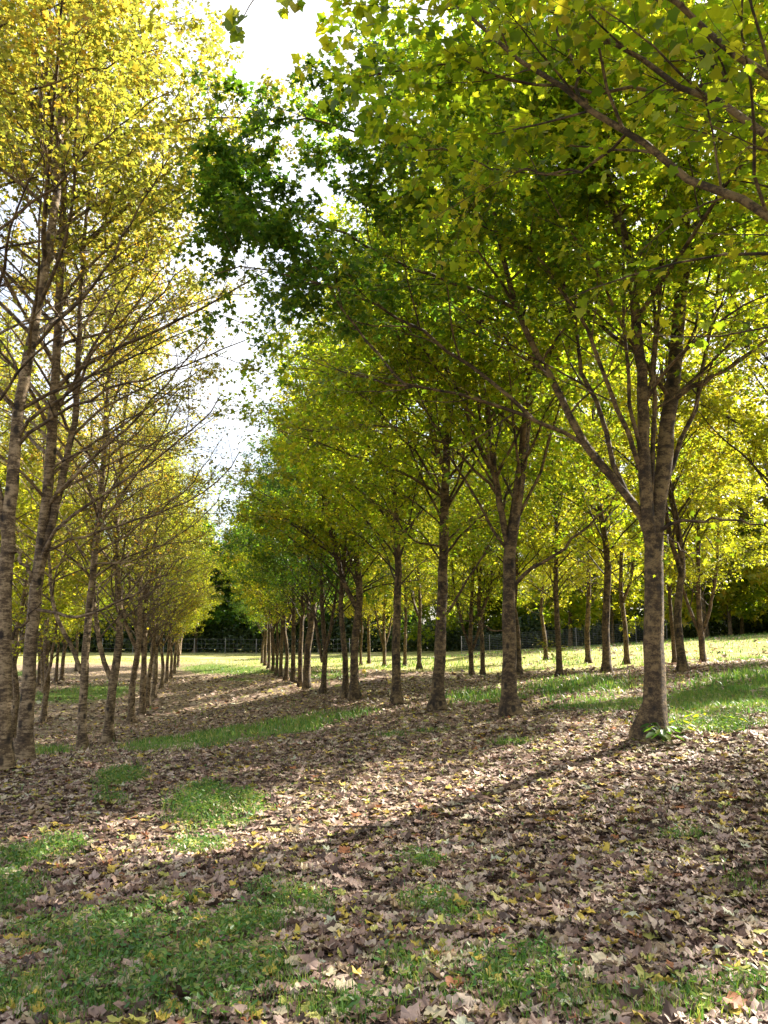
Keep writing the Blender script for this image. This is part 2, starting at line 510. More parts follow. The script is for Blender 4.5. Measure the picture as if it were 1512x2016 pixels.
gx = axis([(-900, -90, 90), (-90, -30, 3), (-30, -10, 0.6), (-10, 10, 0.16), (10, 30, .6), (30, 90, 3), (90, 901, 90)])
gy = axis([(-600, -20, 80), (-20, 1, 1.5), (1, 14, 0.14), (14, 30, 0.3), (30, 60, 0.7), (60, 110, 1.5), (110, 1200, 90)])
X, Y = np.meshgrid(gx, gy, indexing='xy')
GP = np.stack([X.ravel(), Y.ravel(), ground_z(X, Y)], -1)
nx, ny = len(gx), len(gy)
i, j = np.meshgrid(np.arange(nx - 1), np.arange(ny - 1), indexing='xy')
q = np.stack([j * nx + i, j * nx + i + 1, (j + 1) * nx + i + 1, (j + 1) * nx + i], -1).reshape(-1, 4)
gme = mk_mesh('ground', GP, q, ground_mat(), True)
ga = gme.attributes.new('grass', 'FLOAT', 'POINT'); ga.data.foreach_set('value', grass_cover(GP).astype(np.float32))
gf = gme.attributes.new('meadow', 'FLOAT', 'POINT'); gf.data.foreach_set('value', meadow_cover(GP).astype(np.float32))
tag(link('ground', gme), 'leaf strewn sloping ground of the maple grove', kind='structure')


# ------------------------------------------------------------------ leaf shapes
def fan(outline, centre):
    o = np.array(outline, float)
    V = np.vstack([[centre], o])
    k = len(o)
    Fq = np.array([[0, 1 + a, 1 + (a + 1) % k] for a in range(k)])
    return V, Fq


_half = [(.05, -.02), (.40, -.10), (.30, .17), (.64, .42), (.25, .52)]
T_HI = fan([(0, 0)] + _half[1:] + [(0, 1.0)] + [(-x, y) for x, y in _half[:0:-1]], (0, .3))
T_MID = fan([(0, 0), (.58, .30), (.2, .48), (0, 1.0), (-.2, .48), (-.58, .30)], (0, .35))
T_LO = (np.array([(0, 0), (.55, .42), (0, 1), (-.55, .42)], float), np.array([[0, 1, 2], [0, 2, 3]]))
_hf = [(.12, -.07), (.38, -.14), (.42, .04), (.40, .15), (.54, .20), (.66, .42), (.54, .48), (.37, .52), (.33, .66), (.20, .80)]
T_FINE = fan([(0, 0)] + _hf + [(0, 1.05)] + [(-x, y) for x, y in _hf[::-1]], (0, .3))
T_OVAL = (np.array([(0, 0), (.22, .35), (.16, .75), (0, 1), (-.16, .75), (-.22, .35)], float), np.array([[0, 1, 2], [0, 2, 3], [0, 3, 4], [0, 4, 5]]))


def leaf_cards(pos, A, Nn, size, tpl, fold, curl, crumple=0.0, rng=None):
    T, Fq = tpl
    A = nrm(A)
    Nn = nrm(Nn - (Nn * A).sum(-1, keepdims=True) * A)
    B = np.cross(A, Nn)
    x, y = T[:, 0][None], T[:, 1][None]
    z = fold[:, None] * np.abs(x) + curl[:, None] * (x * x + (y - .3) ** 2)
    if crumple: z = z + rng.normal(0, crumple, (len(pos), len(T)))
    V = pos[:, None] + size[:, None, None] * (x[..., None] * B[:, None] + y[..., None] * A[:, None] + z[..., None] * Nn[:, None])
    k = len(T)
    FF = (Fq[None] + (np.arange(len(pos)) * k)[:, None, None]).reshape(-1, 3)
    return V.reshape(-1, 3), FF


# ------------------------------------------------------------------ tree growth
def lerp_at(P, t):
    n = P.shape[1]
    s = t * (n - 1)
    i = np.clip(np.floor(s).astype(int), 0, n - 2)
    f = (s - i)[:, None]
    r = np.arange(len(P))
    a, b = P[r, i], P[r, i + 1]
    return a * (1 - f) + b * f, nrm(b - a)


def grow(S, D, Lh, n, wig, trop, rng):
    P = [S]; d = nrm(D)
    for _ in range(n - 1):
        d = nrm(d + rng.normal(0, wig, d.shape) + np.array((0, 0, 1.)) * trop[:, None])
        P.append(P[-1] + d * (Lh / (n - 1))[:, None])
    return np.stack(P, 1)


def sprout(P, R, Lp, spacing, t0, ang, flat, rng):
    """start points, directions and parent index of side shoots on polylines P"""
    cnt = np.maximum(1, np.round(Lp * (1 - t0) / spacing)).astype(int)
    idx = np.repeat(np.arange(len(P)), cnt)
    k = np.concatenate([np.arange(c) for c in cnt])
    t = t0 + (1 - t0) * (k + rng.random(len(idx))) / cnt[idx]
    t = np.clip(t, 0, .995)
    S, T = lerp_at(P[idx], t)
    up = np.array((0, 0, 1.))
    H = nrm(np.cross(T, up) + rng.normal(0, .05, T.shape))
    Vv = np.cross(H, T)
    sgn = np.where((k + rng.integers(0, 2, len(P))[idx]) % 2 == 0, 1., -1.)
    psi = rng.normal(0, flat, len(idx))
    side = H * (sgn * np.cos(psi))[:, None] + Vv * np.sin(psi)[:, None]
    a = rng.normal(ang, .15, len(idx))
    D = T * np.cos(a)[:, None] + side * np.sin(a)[:, None]
    ri, _ = lerp_at(np.repeat(R[idx][:, :, None], 3, 2), t)
    return S, D, idx, t, ri[:, 0]


def make_tree(seed, leaders, limbs=(), clear=2.6, height=12., radius=4.2, n1=34, leaf_n=16000, leaf_size=.1, tpl=T_HI,
              low=(3.0, 7.0, .3), reach=1.0, spread=.85, sp2=.30, sp3=.135, ends_only=.15, k1=6, bare=(), lead_r=(1, 1, 1, 1), dense=None):
    """leaders / limbs: (points relative to the foot, r0, r1). returns trunk, branches, crown mesh data"""
    rng = np.random.default_rng(seed)
    trunk = Acc()
    LP, LR = [], []
    for li, (pts, r0, r1) in enumerate(leaders):
        n = 40
        P = resample(pts, n)
        P[2:-1, :2] += rng.normal(0, .006, (n - 3, 2))
        t = np.linspace(0, 1, n)
        R = r0 * (1 - t) + r1 * t
        if li == 0:
            P = np.concatenate([P[:1] - [[0, 0, .25]], P]); R = np.concatenate([R[:1], R])
            h = P[:, 2] - P[1, 2]
            R = R * (1 + .38 * np.exp(-np.maximum(h, 0) / .12) + .15 * np.exp(-np.maximum(h, 0) / .45))
            n += 1
        k = 14
        a = np.arange(k) * 2 * math.pi / k
        h = P[:, 2]
        ph = rng.random(4) * 6
        bump = 1 + .05 * np.sin(h[:, None] * 5.1 + ph[3] + 2 * np.sin(a)[None]) + .055 * np.sin(3 * a[None] + h[:, None] * 1.1 + ph[0]) + .04 * np.sin(5 * a[None] - h[:, None] * 2.0 + ph[1]) + rng.normal(0, .022, (n, k))
        if li == 0:
            bump += (.55 * np.maximum(0, np.sin(2 * a + ph[2]) * np.cos(a * 1.0 + ph[1])) )[None] * np.exp(-np.maximum(h - h[1], 0) / .14)[:, None]
        V, Fq = tubes(P[None], R[None], k, bump[None])
        trunk.add(V, Fq)
        LP.append(P[-40:]); LR.append(R[-40:])
    # first-order branches: upswept, long low down, short at the top
    n = 14
    S, D, Ln, R0 = [], [], [], []
    nl = len(LP)
    for li in range(nl):
        P, R = LP[li], LR[li]
        m = n1 if nl == 1 else int(n1 * (1.25 if li == 0 else .75) / (nl * .85))
        az = rng.random() * 6.28
        for b in range(m):
            t = (b + rng.random()) / m
            z = max(clear, P[0, 2]) + t * (P[-1, 2] - max(clear, P[0, 2])) * .97
            ii = int(np.clip(np.searchsorted(P[:, 2], z), 1, 39))
            tt = (z - clear) / (height - clear)
            az += 2.4 + rng.normal(0, .45)
            inc = rad(58 - 26 * tt + rng.normal(0, 7)) * spread
            d = np.array((math.cos(az) * math.sin(inc), math.sin(az) * math.sin(inc), math.cos(inc)))
            ln = lead_r[li] * radius * 1.30 * (max(1 - tt, .03)) ** .62 * (.62 + .38 * min(1, tt * 4)) * rng.uniform(.75, 1.15)
            S.append(P[ii]); D.append(d); Ln.append(ln); R0.append(min(R[ii] * .6, .0078 * ln + .004))
    P1 = grow(np.array(S), np.array(D), np.array(Ln), n, .07, np.full(len(S), -.028), rng)
    R1 = np.array(R0)[:, None] * (1 - .85 * np.linspace(0, 1, n))[None]
    L1 = np.array(Ln)
    if limbs:
        gP, gR = [], []
        for pts, r0, r1 in limbs:
            P = resample(pts, n, 1)
            P[1:] += rng.normal(0, .02, (n - 1, 3))
            gP.append(P); gR.append(np.linspace(r0, r1, n))
        gP = np.array(gP)
        P1 = np.concatenate([P1, gP]); R1 = np.concatenate([R1, np.array(gR)])
        L1 = np.concatenate([L1, np.linalg.norm(np.diff(gP, axis=1), axis=-1).sum(1)])
    S, D, idx, t, rp = sprout(P1, R1, L1, sp2, .20, .72, .55, rng)
    L2 = L1[idx] * .42 * (1 - .55 * t) * rng.uniform(.6, 1.2, len(t)) + .15
    L2 = np.minimum(L2, 2.2)
    P2 = grow(S, D, L2, 7, .10, np.full(len(S), .015), rng)
    r2 = np.minimum(rp * .62, .006 * L2 + .0022)
    R2 = r2[:, None] * (1 - .75 * np.linspace(0, 1, 7))[None]
    S3, D3, idx3, t3, rp3 = sprout(P2, R2, L2, sp3, ends_only, .75, .7, rng)
    L3 = rng.uniform(.2, .7, len(t3)) * (1.1 - .4 * t3)
    P3 = grow(S3, D3, L3, 4, .14, np.full(len(S3), .0), rng)
    r3 = np.minimum(rp3 * .6, .0028)
    R3 = r3[:, None] * (1 - .6 * np.linspace(0, 1, 4))[None]
    br = Acc()
    br.add(*tubes(P1, R1, k1)); br.add(*tubes(P2, R2, 4)); br.add(*tubes(P3, R3, 3))
    for pts, r0, r1 in bare:
        br.add(*tubes(resample(pts, 12, 1)[None], np.linspace(r0, r1, 12)[None], 5))
    # leaves along the twigs and the ends of the side branches
    TW = np.concatenate([P3, P2[:, 3:]])
    zz = TW[:, -1, 2]
    w_ = low[2] + (1 - low[2]) * smooth(low[0], low[1], zz)
    w_ = w_ * (.6 + .8 * vnoise(TW[:, -1, 0] + 20 + seed, TW[:, -1, 1] + zz * .7 + 20, 1.1))
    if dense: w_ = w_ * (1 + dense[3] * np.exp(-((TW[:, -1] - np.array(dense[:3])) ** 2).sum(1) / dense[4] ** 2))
    c = np.cumsum(w_) / w_.sum()
    ti = np.searchsorted(c, rng.random(leaf_n))
    tt = rng.uniform(.15, 1.05, leaf_n)
    pos, T = lerp_at(TW[ti], np.minimum(tt, 1.0))
    size = leaf_size * rng.uniform(.45, 1.3, leaf_n)
    off = nrm(rng.normal(0, 1, (leaf_n, 3)) + T * .8 + [0, 0, -.35])
    pos = pos + off * (size * rng.uniform(.3, 1.7, leaf_n))[:, None]
    A = off + T * .3 + np.array((0, 0, -.45)) + rng.normal(0, .25, (leaf_n, 3))
    Nn = np.array((0, 0, 1.)) + rng.normal(0, .42, (leaf_n, 3))
    for pts, r0, r1 in bare:                       # a few limp leaves at the tip of a hanging twig
        for q in range(7):
            pos[q] = np.array(pts[-1]) + rng.normal(0, .035, 3) + [0, 0, -.02]
            A[q] = np.array((0, 0, -1.)) + rng.normal(0, .5, 3); Nn[q] = np.array((0, -1., .3)) + rng.normal(0, .6, 3); size[q] = rng.uniform(.06, .1)
        pos, A, Nn, size = (np.roll(z_, 7, axis=0) for z_ in (pos, A, Nn, size))
    V, Fq = leaf_cards(pos, A, Nn, size, tpl, rng.normal(.12, .22, leaf_n), rng.normal(-.15, .25, leaf_n))
    cr = Acc(); cr2 = Acc()
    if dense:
        K = len(tpl[0]); near = np.exp(-((pos - np.array(dense[:3])) ** 2).sum(1) / 2.7 ** 2) > rng.uniform(.08, .95, leaf_n)  # overhang leaves split off: greener, and darkened to paint their shade
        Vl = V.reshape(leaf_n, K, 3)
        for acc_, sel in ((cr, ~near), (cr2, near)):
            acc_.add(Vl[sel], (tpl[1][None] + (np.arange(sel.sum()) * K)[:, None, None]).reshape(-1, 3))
        return trunk.mesh('trunk', BARK, True), br.mesh('branches', TWIG, True), cr.mesh('crown', LEAF_GREEN), cr2.mesh('shade_darkened_foliage', LEAF_DARK)
    cr.add(V, Fq)
    return trunk.mesh('trunk', BARK, True), br.mesh('branches', TWIG, True), cr.mesh('crown', LEAF_GREEN)


def rel(pts, foot):
    return [at(*p) - foot for p in pts]


def plant_tree(name, foot, meshes, label, group, leaf, bark=None, twig=None, s=1.0, rz=0.0, tr=1.0, cat='tree'):
    root = empty(name, foot, rz)
    tag(root, label, cat, group)
    t = link('trunk', meshes[0], root, bark)
    b = link('branches', meshes[1], root, twig)
    c = link('crown', meshes[2], root, leaf)
    if len(meshes) > 3: tag(link('shade_darkened_foliage', meshes[3], root), 'green foliage hanging over the lane, its shade painted as deep green')
    if s != 1.0:
        for o in (t, b, c): o.scale = (s, s, s)
    if tr != 1.0:
        t.scale = (s * tr, s * tr, s)
    return root


G_R, G_L, G_R2, G_R3, G_L2, G_W = ('maples in the right-hand row', 'maples in the left-hand row', 'maples in the second row on the right',
                                  'maples by the sunny meadow', 'maples in the far left row', 'trees of the wood behind the grove')


def foot_of(t):
    p = at(t[0], t[1], t[2])
    return np.array((p[0], p[1], ground_z([p[0]], [p[1]])[0]))


# ------------------------------------------------------------------ the near trees, limb by limb
# overhead tree whose trunk stands just outside the frame on the right
f0 = on_ground(4.25, 4.6)
lead = [([(0, 0, 0), (.05, 0, 1.5), (.0, .05, 2.8), (-.1, .1, 4.5), (.1, .1, 7), (.2, .1, 10.5)], .15, .02),
        ([(0, .05, 2.6), (-.5, .2, 4.2), (-.9, .4, 6.2), (-1.1, .6, 9)], .075, .015),
        ([(0, .0, 2.7), (.5, .5, 4.4), (.9, .9, 6.5), (1.1, 1.2, 9)], .07, .015)]
J = [at(1900, 520, 4.6) - f0, at(1820, 420, 4.6) - f0]
J0 = np.array((-.02, .05, 2.5)); J1 = np.array((-.02, .05, 2.9)); J2 = np.array((-.05, .05, 3.4))
limb = [([J0] + rel([(1640, 500, 4.6), (1512, 425, 4.7), (1361, 345, 4.9), (1286, 300, 5.0), (1241, 255, 5.05), (1156, 215, 5.1), (1041, 135, 5.2), (956, 65, 5.3), (886, 0, 5.4)], f0), .042, .012),
        ([J1] + rel([(1700, 420, 4.4), (1512, 262, 4.5), (1406, 200, 4.6), (1331, 170, 4.7), (1281, 120, 4.75), (1211, 60, 4.8), (1106, 30, 4.9), (1036, 0, 5.0)], f0), .040, .010),
        ([J2] + rel([(1740, 350, 4.3), (1512, 145, 4.3), (1446, 85, 4.35), (1381, 45, 4.4), (1316, 0, 4.4), (1200, -90, 4.4)], f0), .045, .012),
        ([J1] + rel([(1650, 390, 5.0), (1512, 255, 5.2), (1471, 205, 5.2), (1426, 160, 5.25), (1396, 120, 5.3), (1341, 40, 5.3), (1296, 0, 5.3), (1220, -70, 5.4)], f0), .034, .010),
        (rel([(1426, 160, 5.25), (1346, 180, 5.3), (1146, 185, 5.4), (1036, 165, 5.5), (956, 145, 5.6), (891, 125, 5.7), (756, 140, 5.8), (690, 170, 5.9)], f0), .016, .005),
        (rel([(1156, 215, 5.1), (1130, 120, 5.2), (1100, 60, 5.2), (1090, 0, 5.2)], f0), .016, .006),
        (rel([(1241, 255, 5.05), (1180, 330, 5.4), (1090, 345, 5.8), (990, 335, 6.1), (900, 300, 6.3), (800, 285, 6.4)], f0), .013, .005),
        ]
bare = [(rel([(886, 0, 5.4), (760, -90, 5.2), (620, -70, 5.0), (520, -30, 4.8), (490, 10, 4.6), (476, 40, 4.5)], f0), .012, .003),
        (rel([(620, -70, 5.0), (590, -40, 4.7), (566, 5, 4.6)], f0), .006, .003)]
m = make_tree(11, lead, limb, bare=bare, clear=3.2, height=11, radius=3.2, n1=30, leaf_n=25000, leaf_size=.072, low=(3.8, 6.4, .10), tpl=T_FINE)
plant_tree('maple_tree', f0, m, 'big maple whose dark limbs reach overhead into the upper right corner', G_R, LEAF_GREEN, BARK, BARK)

# first tree of the right-hand row
f = foot_of(RIGHT[0]); d = 8.9
lead = [([(0, 0, 0)] + rel([(1290, 1300, d), (1287, 1150, d), (1284, 1060, d), (1288, 1020, d), (1299, 985, 8.95), (1308, 882, 9.0), (1327, 741, 9.1), (1339, 623, 9.2), (1346, 500, 9.3), (1351, 300, 9.4), (1356, 100, 9.5), (1350, -150, 9.6), (1340, -330, 9.6)], f), .116, .02),
        (rel([(1284, 1080, d), (1276, 1024, 8.85), (1266, 882, 8.8), (1266, 779, 8.8), (1254, 647, 8.7), (1241, 500, 8.6), (1206, 400, 8.6), (1191, 340, 8.5), (1180, 200, 8.5), (1160, 20, 8.4), (1150, -200, 8.3)], f), .078, .015),
        (rel([(1284, 1075, d), (1265, 1015, d), (1224, 963, d), (1148, 873, d), (1125, 826, d), (1083, 741, 9.0), (1050, 685, 9.0), (1017, 609, 9.0), (991, 515, 9.0), (971, 415, 9.0), (961, 350, 9.1), (945, 230, 9.1), (930, 90, 9.2)], f), .054, .010)]
limb = [(rel([(1278, 1020, d), (1282, 900, 8.8), (1290, 740, 8.8), (1303, 560, 8.7), (1310, 350, 8.7), (1315, 100, 8.7)], f), .032, .006),
        (rel([(1240, 985, d), (1195, 870, 8.9), (1150, 740, 9.0), (1115, 580, 9.1), (1090, 400, 9.1), (1075, 200, 9.2)], f), .034, .006),
        (rel([(1300, 975, 8.95), (1350, 850, 9.1), (1395, 680, 9.2), (1425, 480, 9.4), (1445, 260, 9.5)], f), .034, .006),
        (rel([(1266, 900, 8.8), (1240, 790, 8.6), (1225, 620, 8.4), (1222, 430, 8.3), (1225, 200, 8.2)], f), .026, .005),
        (rel([(1148, 873, d), (1110, 850, 8.9), (1050, 826, 8.9), (927, 779, 8.8), (800, 760, 8.7), (690, 740, 8.6), (600, 700, 8.5)], f), .028, .006),
        (rel([(1266, 940, d), (1252, 882, 8.7), (1214, 802, 8.6), (1190, 741, 8.5), (1139, 614, 8.4), (1126, 595, 8.4), (1066, 510, 8.3), (1000, 460, 8.2), (900, 420, 8.1)], f), .034, .008),
        (rel([(1322, 790, 9.05), (1341, 774, 9.0), (1400, 745, 8.9), (1450, 713, 8.8), (1512, 671, 8.7), (1600, 640, 8.6)], f), .040, .012),
        (rel([(1290, 1048, d), (1310, 1035, 8.8), (1341, 1028, 8.7), (1400, 1024, 8.6), (1460, 1026, 8.5), (1560, 1030, 8.4)], f), .022, .008),
        (rel([(1296, 1046, d), (1330, 1062, 8.6), (1352, 1085, 8.5), (1368, 1120, 8.45), (1400, 1085, 8.4)], f), .010, .003),
        (rel([(1320, 790, 9.05), (1345, 700, 9.1), (1380, 600, 9.2), (1420, 470, 9.3), (1480, 330, 9.3)], f), .024, .007),
        (rel([(1266, 800, 8.8), (1290, 700, 8.7), (1285, 560, 8.7), (1280, 400, 8.6), (1290, 200, 8.6)], f), .024, .007),
        (rel([(1017, 609, 9.0), (900, 560, 8.9), (780, 520, 8.8), (640, 440, 8.7), (540, 400, 8.6), (470, 370, 8.6)], f), .026, .006),
        (rel([(971, 415, 9.0), (860, 330, 8.9), (720, 260, 8.8), (580, 230, 8.7), (490, 250, 8.7), (440, 300, 8.7)], f), .022, .006),
        (rel([(1050, 826, 8.9), (900, 690, 8.9), (740, 600, 8.8), (600, 550, 8.8), (480, 520, 8.8), (420, 540, 8.8)], f), .026, .006),
        (rel([(800, 760, 8.7), (700, 640, 8.8), (600, 500, 8.9), (520, 430, 9.0), (460, 440, 9.0)], f), .020, .005)]
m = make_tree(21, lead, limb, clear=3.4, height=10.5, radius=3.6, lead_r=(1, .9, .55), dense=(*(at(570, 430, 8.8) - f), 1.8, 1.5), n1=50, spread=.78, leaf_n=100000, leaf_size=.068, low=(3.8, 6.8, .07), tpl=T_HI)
plant_tree('maple_tree', f, m, 'stout forked maple with a weed at its foot, nearest whole trunk on the right', G_R, LEAF_GREEN, BARK, BARK)

# second tree
f = foot_of(RIGHT[1]); d = 13.3
lead = [([(0, 0, 0)] + rel([(1003, 1300, d), (1001, 1150, d), (1003, 1075, d), (1012, 1030, d), (1026, 930, d), (1035, 835, d), (1045, 741, d), (1051, 650, d), (1055, 450, d), (1058, 300, d), (1050, 180, d), (1045, 90, d)], f), .125, .02),
        (rel([(1002, 1080, d), (993, 1038, d), (974, 939, d), (960, 802, 13.2), (945, 740, 13.1), (950, 620, 13.0), (955, 480, 13.0), (940, 330, 12.9), (935, 230, 12.9)], f), .06, .012)]
limb = [(rel([(1003, 1078, d), (970, 940, 13.2), (938, 780, 13.2), (912, 600, 13.1), (895, 400, 13.1), (880, 240, 13.1)], f), .035, .006),
        (rel([(1012, 1035, d), (1070, 920, 13.3), (1112, 760, 13.4), (1140, 570, 13.5), (1150, 380, 13.5)], f), .032, .006),
        (rel([(1003, 1090, d), (930, 980, 13.3), (850, 830, 13.2), (780, 650, 13.2), (740, 460, 13.2)], f), .028, .006),
        (rel([(1006, 1165, d), (1012, 1146, 13.2), (1035, 1127, 13.1), (1070, 1105, 13.0), (1106, 1085, 12.9), (1150, 1045, 12.8), (1195, 1000, 12.7), (1225, 960, 12.6)], f), .040, .012),
        (rel([(998, 1240, d), (960, 1238, 13.1), (900, 1215, 12.9), (860, 1190, 12.7)], f), .012, .004),
        (rel([(974, 939, d), (930, 850, 13.2), (890, 740, 13.1), (820, 620, 13.0), (800, 520, 13.0), (780, 400, 13.)], f), .04, .008),
        (rel([(985, 985, d), (920, 900, 13.1), (830, 850, 12.9), (720, 830, 12.8), (620, 850, 12.7), (540, 840, 12.6)], f), .028, .006),
        (rel([(1051, 670, d), (1080, 620, 13.3), (1130, 560, 13.2), (1170, 470, 13.1)], f), .035, .008),
        (rel([(1051, 640, d), (1030, 560, 13.4), (1025, 440, 13.4), (1010, 300, 13.4)], f), .03, .008),
        (rel([(890, 740, 13.1), (780, 640, 13.1), (660, 600, 13.1), (560, 620, 13.1), (500, 680, 13.0)], f), .02, .006)]
m = make_tree(31, lead, limb, clear=3.2, height=12.0, radius=3.9, n1=54, spread=.78, leaf_n=62000, leaf_size=.074, low=(2.8, 5.6, .14), tpl=T_HI)
plant_tree('maple_tree', f, m, 'maple with a flared foot and a low limb sweeping up to the right', G_R, LEAF_GREEN, BARK, BARK)

# third tree
f = foot_of(RIGHT[2]); d = 16.4
lead = [([(0, 0, 0)] + rel([(866, 1300, d), (871, 1150, d), (874, 1050, d), (877, 930, d), (885, 830, d), (882, 700, d), (880, 560, d), (884, 430, d), (880, 330, d)], f), .128, .02),
        (rel([(877, 930, d), (850, 860, 16.3), (835, 760, 16.2), (830, 620, 16.1), (820, 480, 16.)], f), .055, .012)]
limb = [(rel([(875, 1020, d), (912, 900, 16.5), (940, 740, 16.5), (952, 560, 16.5)], f), .032, .006),
        (rel([(874, 1040, d), (820, 920, 16.3), (775, 780, 16.2), (745, 600, 16.2)], f), .030, .006),
        (rel([(872, 1075, d), (850, 1076, 16.2), (828, 1070, 16.0), (812, 1058, 15.9), (795, 1044, 15.8), (770, 1010, 15.7), (740, 960, 15.6)], f), .028, .008),
        (rel([(874, 1215, d), (882, 1200, 16.3), (905, 1165, 16.2), (927, 1136, 16.1), (955, 1085, 16.0), (984, 1038, 15.9), (1000, 960, 15.8)], f), .032, .008),
        (rel([(872, 1110, d), (845, 1065, 16.2), (800, 1030, 16.0), (740, 990, 15.8), (680, 960, 15.6)], f), .020, .006),
        (rel([(876, 980, d), (820, 890, 16.1), (740, 800, 15.8), (660, 740, 15.6), (580, 720, 15.5), (520, 740, 15.4)], f), .030, .006)]
m = make_tree(41, lead, limb, clear=3.0, height=12.0, radius=3.6, n1=52, spread=.78, leaf_n=50000, leaf_size=.088, low=(2.4, 5.0, .2), tpl=T_MID)
plant_tree('maple_tree', f, m, 'tall straight maple with a thin low limb bent to the left', G_R, LEAF_GREEN, BARK, BARK)

# two trunks at the left edge
f = foot_of(LEFT[0]); d = 9.95
lead = [([(0, 0, 0)] + rel([(6, 1350, d), (8, 1200, d), (15, 1050, d), (28, 900, d), (38, 800, d), (52, 720, d), (66, 649, d), (89, 533, d), (110, 400, d), (120, 250, d), (130, 60, d), (135, -150, d), (140, -330, d)], f), .098, .02),
        (rel([(22, 1090, d), (0, 1000, d), (-30, 850, 9.8), (-60, 650, 9.7), (-80, 400, 9.6), (-90, 100, 9.5)], f), .07, .014)]
limb = [(rel([(36, 864, d), (50, 835, 9.9), (90, 800, 9.8), (132, 771, 9.7), (185, 738, 9.6), (231, 688, 9.5), (274, 626, 9.4), (324, 573, 9.3), (370, 520, 9.3)], f), .026, .006),
        (rel([(34, 880, d), (50, 850, 9.9), (100, 825, 9.7), (170, 790, 9.5), (231, 762, 9.4), (344, 730, 9.2), (430, 692, 9.1), (480, 670, 9.0)], f), .026, .006),
        (rel([(60, 690, d), (110, 640, 9.8), (190, 560, 9.6), (260, 440, 9.5), (330, 310, 9.4)], f), .026, .006),
        (rel([(30, 640, 9.4), (60, 632, 9.4), (140, 630, 9.3), (200, 620, 9.2), (290, 590, 9.1)], f), .012, .004),
        (rel([(-20, 470, 8.6), (40, 420, 8.4), (110, 360, 8.2), (170, 310, 8.0), (250, 240, 7.9), (330, 180, 7.8)], f), .020, .005),
        (rel([(-20, 60, 8.4), (40, 30, 8.2), (120, 10, 8.0), (230, -10, 7.9)], f), .020, .005),
        (rel([(-20, 170, 8.4), (60, 180, 8.2), (150, 150, 8.0), (260, 110, 7.9), (330, 90, 7.8)], f), .018, .005),
        (rel([(8, 1270, d), (50, 1225, 9.8), (62, 1200, 9.8), (90, 1190, 9.7)], f), .022, .008)]
m = make_tree(51, lead, limb, clear=4.2, height=13.2, radius=3.6, n1=46, leaf_n=38000, leaf_size=.062, low=(6.4, 8.4, .035), tpl=T_HI)
plant_tree('maple_tree', f, m, 'maple trunk cut by the left edge with a dark knot high up', G_L, LEAF_GOLD, BARK_PALE, BARK)

f = foot_of(LEFT[1]); d = 11.25
lead = [([(0, 0, 0)] + rel([(55, 1380, d), (62, 1250, d), (70, 1160, d), (80, 1080, d), (90, 1000, d), (98, 920, d), (105, 800, d), (112, 700, d), (118, 560, d), (125, 400, d), (130, 240, d), (140, 60, d), (145, -100, d)], f), .098, .02),
        (rel([(74, 1140, d), (95, 1060, d), (125, 930, 11.3), (150, 820, 11.4), (155, 650, 11.5), (165, 480, 11.6), (180, 330, 11.6), (190, 150, 11.7)], f), .06, .012)]
limb = [(rel([(70, 1165, d), (85, 1085, 11.2), (110, 1045, 11.1), (146, 1006, 11.0), (200, 975, 10.9), (265, 930, 10.8), (340, 880, 10.7), (400, 830, 10.6), (440, 780, 10.5)], f), .032, .007),
        (rel([(68, 1200, d), (90, 1205, 11.1), (130, 1215, 11.0), (170, 1213, 10.9), (215, 1195, 10.8), (275, 1165, 10.7), (330, 1120, 10.6), (370, 1095, 10.5)], f), .028, .006),
        (rel([(80, 1090, d), (130, 1060, 11.1), (200, 1050, 11.0), (290, 1020, 10.9), (380, 985, 10.8), (440, 940, 10.7), (475, 890, 10.6)], f), .024, .006),
        (rel([(92, 1000, d), (140, 940, 11.1), (210, 880, 11.0), (290, 800, 10.9), (360, 720, 10.8), (420, 640, 10.7)], f), .028, .006),
        (rel([(98, 930, d), (150, 890, 11.1), (230, 870, 11.0), (320, 885, 10.9), (400, 880, 10.8)], f), .018, .005),
        (rel([(66, 1150, d), (55, 1120, 11.2), (30, 1080, 11.2), (0, 1040, 11.2)], f), .04, .01),
        (rel([(105, 820, d), (150, 740, 11.3), (210, 640, 11.4), (280, 520, 11.5), (330, 400, 11.6)], f), .028, .006)]
m = make_tree(61, lead, limb, clear=3.6, height=13.0, radius=3.5, n1=52, leaf_n=36000, leaf_size=.062, low=(6.9, 9.2, .035), tpl=T_HI)
plant_tree('maple_tree', f, m, 'banded pale maple trunk with scars, second from the left edge', G_L, LEAF_GOLD, BARK_PALE, BARK_PALE)

f = foot_of(LEFT[2]); d = 17.2
lead = [([(0, 0, 0)] + rel([(163, 1400, d), (170, 1250, d), (183, 1130, d), (195, 1010, d), (205, 900, d), (212, 780, d), (220, 640, d), (225, 500, d), (232, 380, d)], f), .094, .02),
        (rel([(160, 1325, d), (140, 1270, 17.1), (118, 1230, 17.0), (105, 1195, 17.0), (98, 1120, 17.0), (90, 1000, 17.), (85, 860, 17.)], f), .05, .014)]
limb = [(rel([(192, 1040, d), (230, 990, 17.1), (280, 920, 17.0), (340, 820, 16.9), (390, 700, 16.9)], f), .03, .006),
        (rel([(188, 1090, d), (240, 1060, 17.0), (310, 1010, 16.8), (380, 950, 16.7), (440, 860, 16.6)], f), .028, .006),
        (rel([(186, 1110, d), (250, 1110, 17.0), (330, 1070, 16.8), (410, 1010, 16.7), (455, 950, 16.6)], f), .022, .006)]
m = make_tree(71, lead, limb, clear=3.0, height=13.0, radius=3.4, n1=54, leaf_n=32000, leaf_size=.074, low=(7.2, 11.0, .07), tpl=T_MID)
plant_tree('maple_tree', f, m, 'slim pale maple with one bare limb forking low to the left', G_L, LEAF_GOLD, BARK_PALE, BARK_PALE)

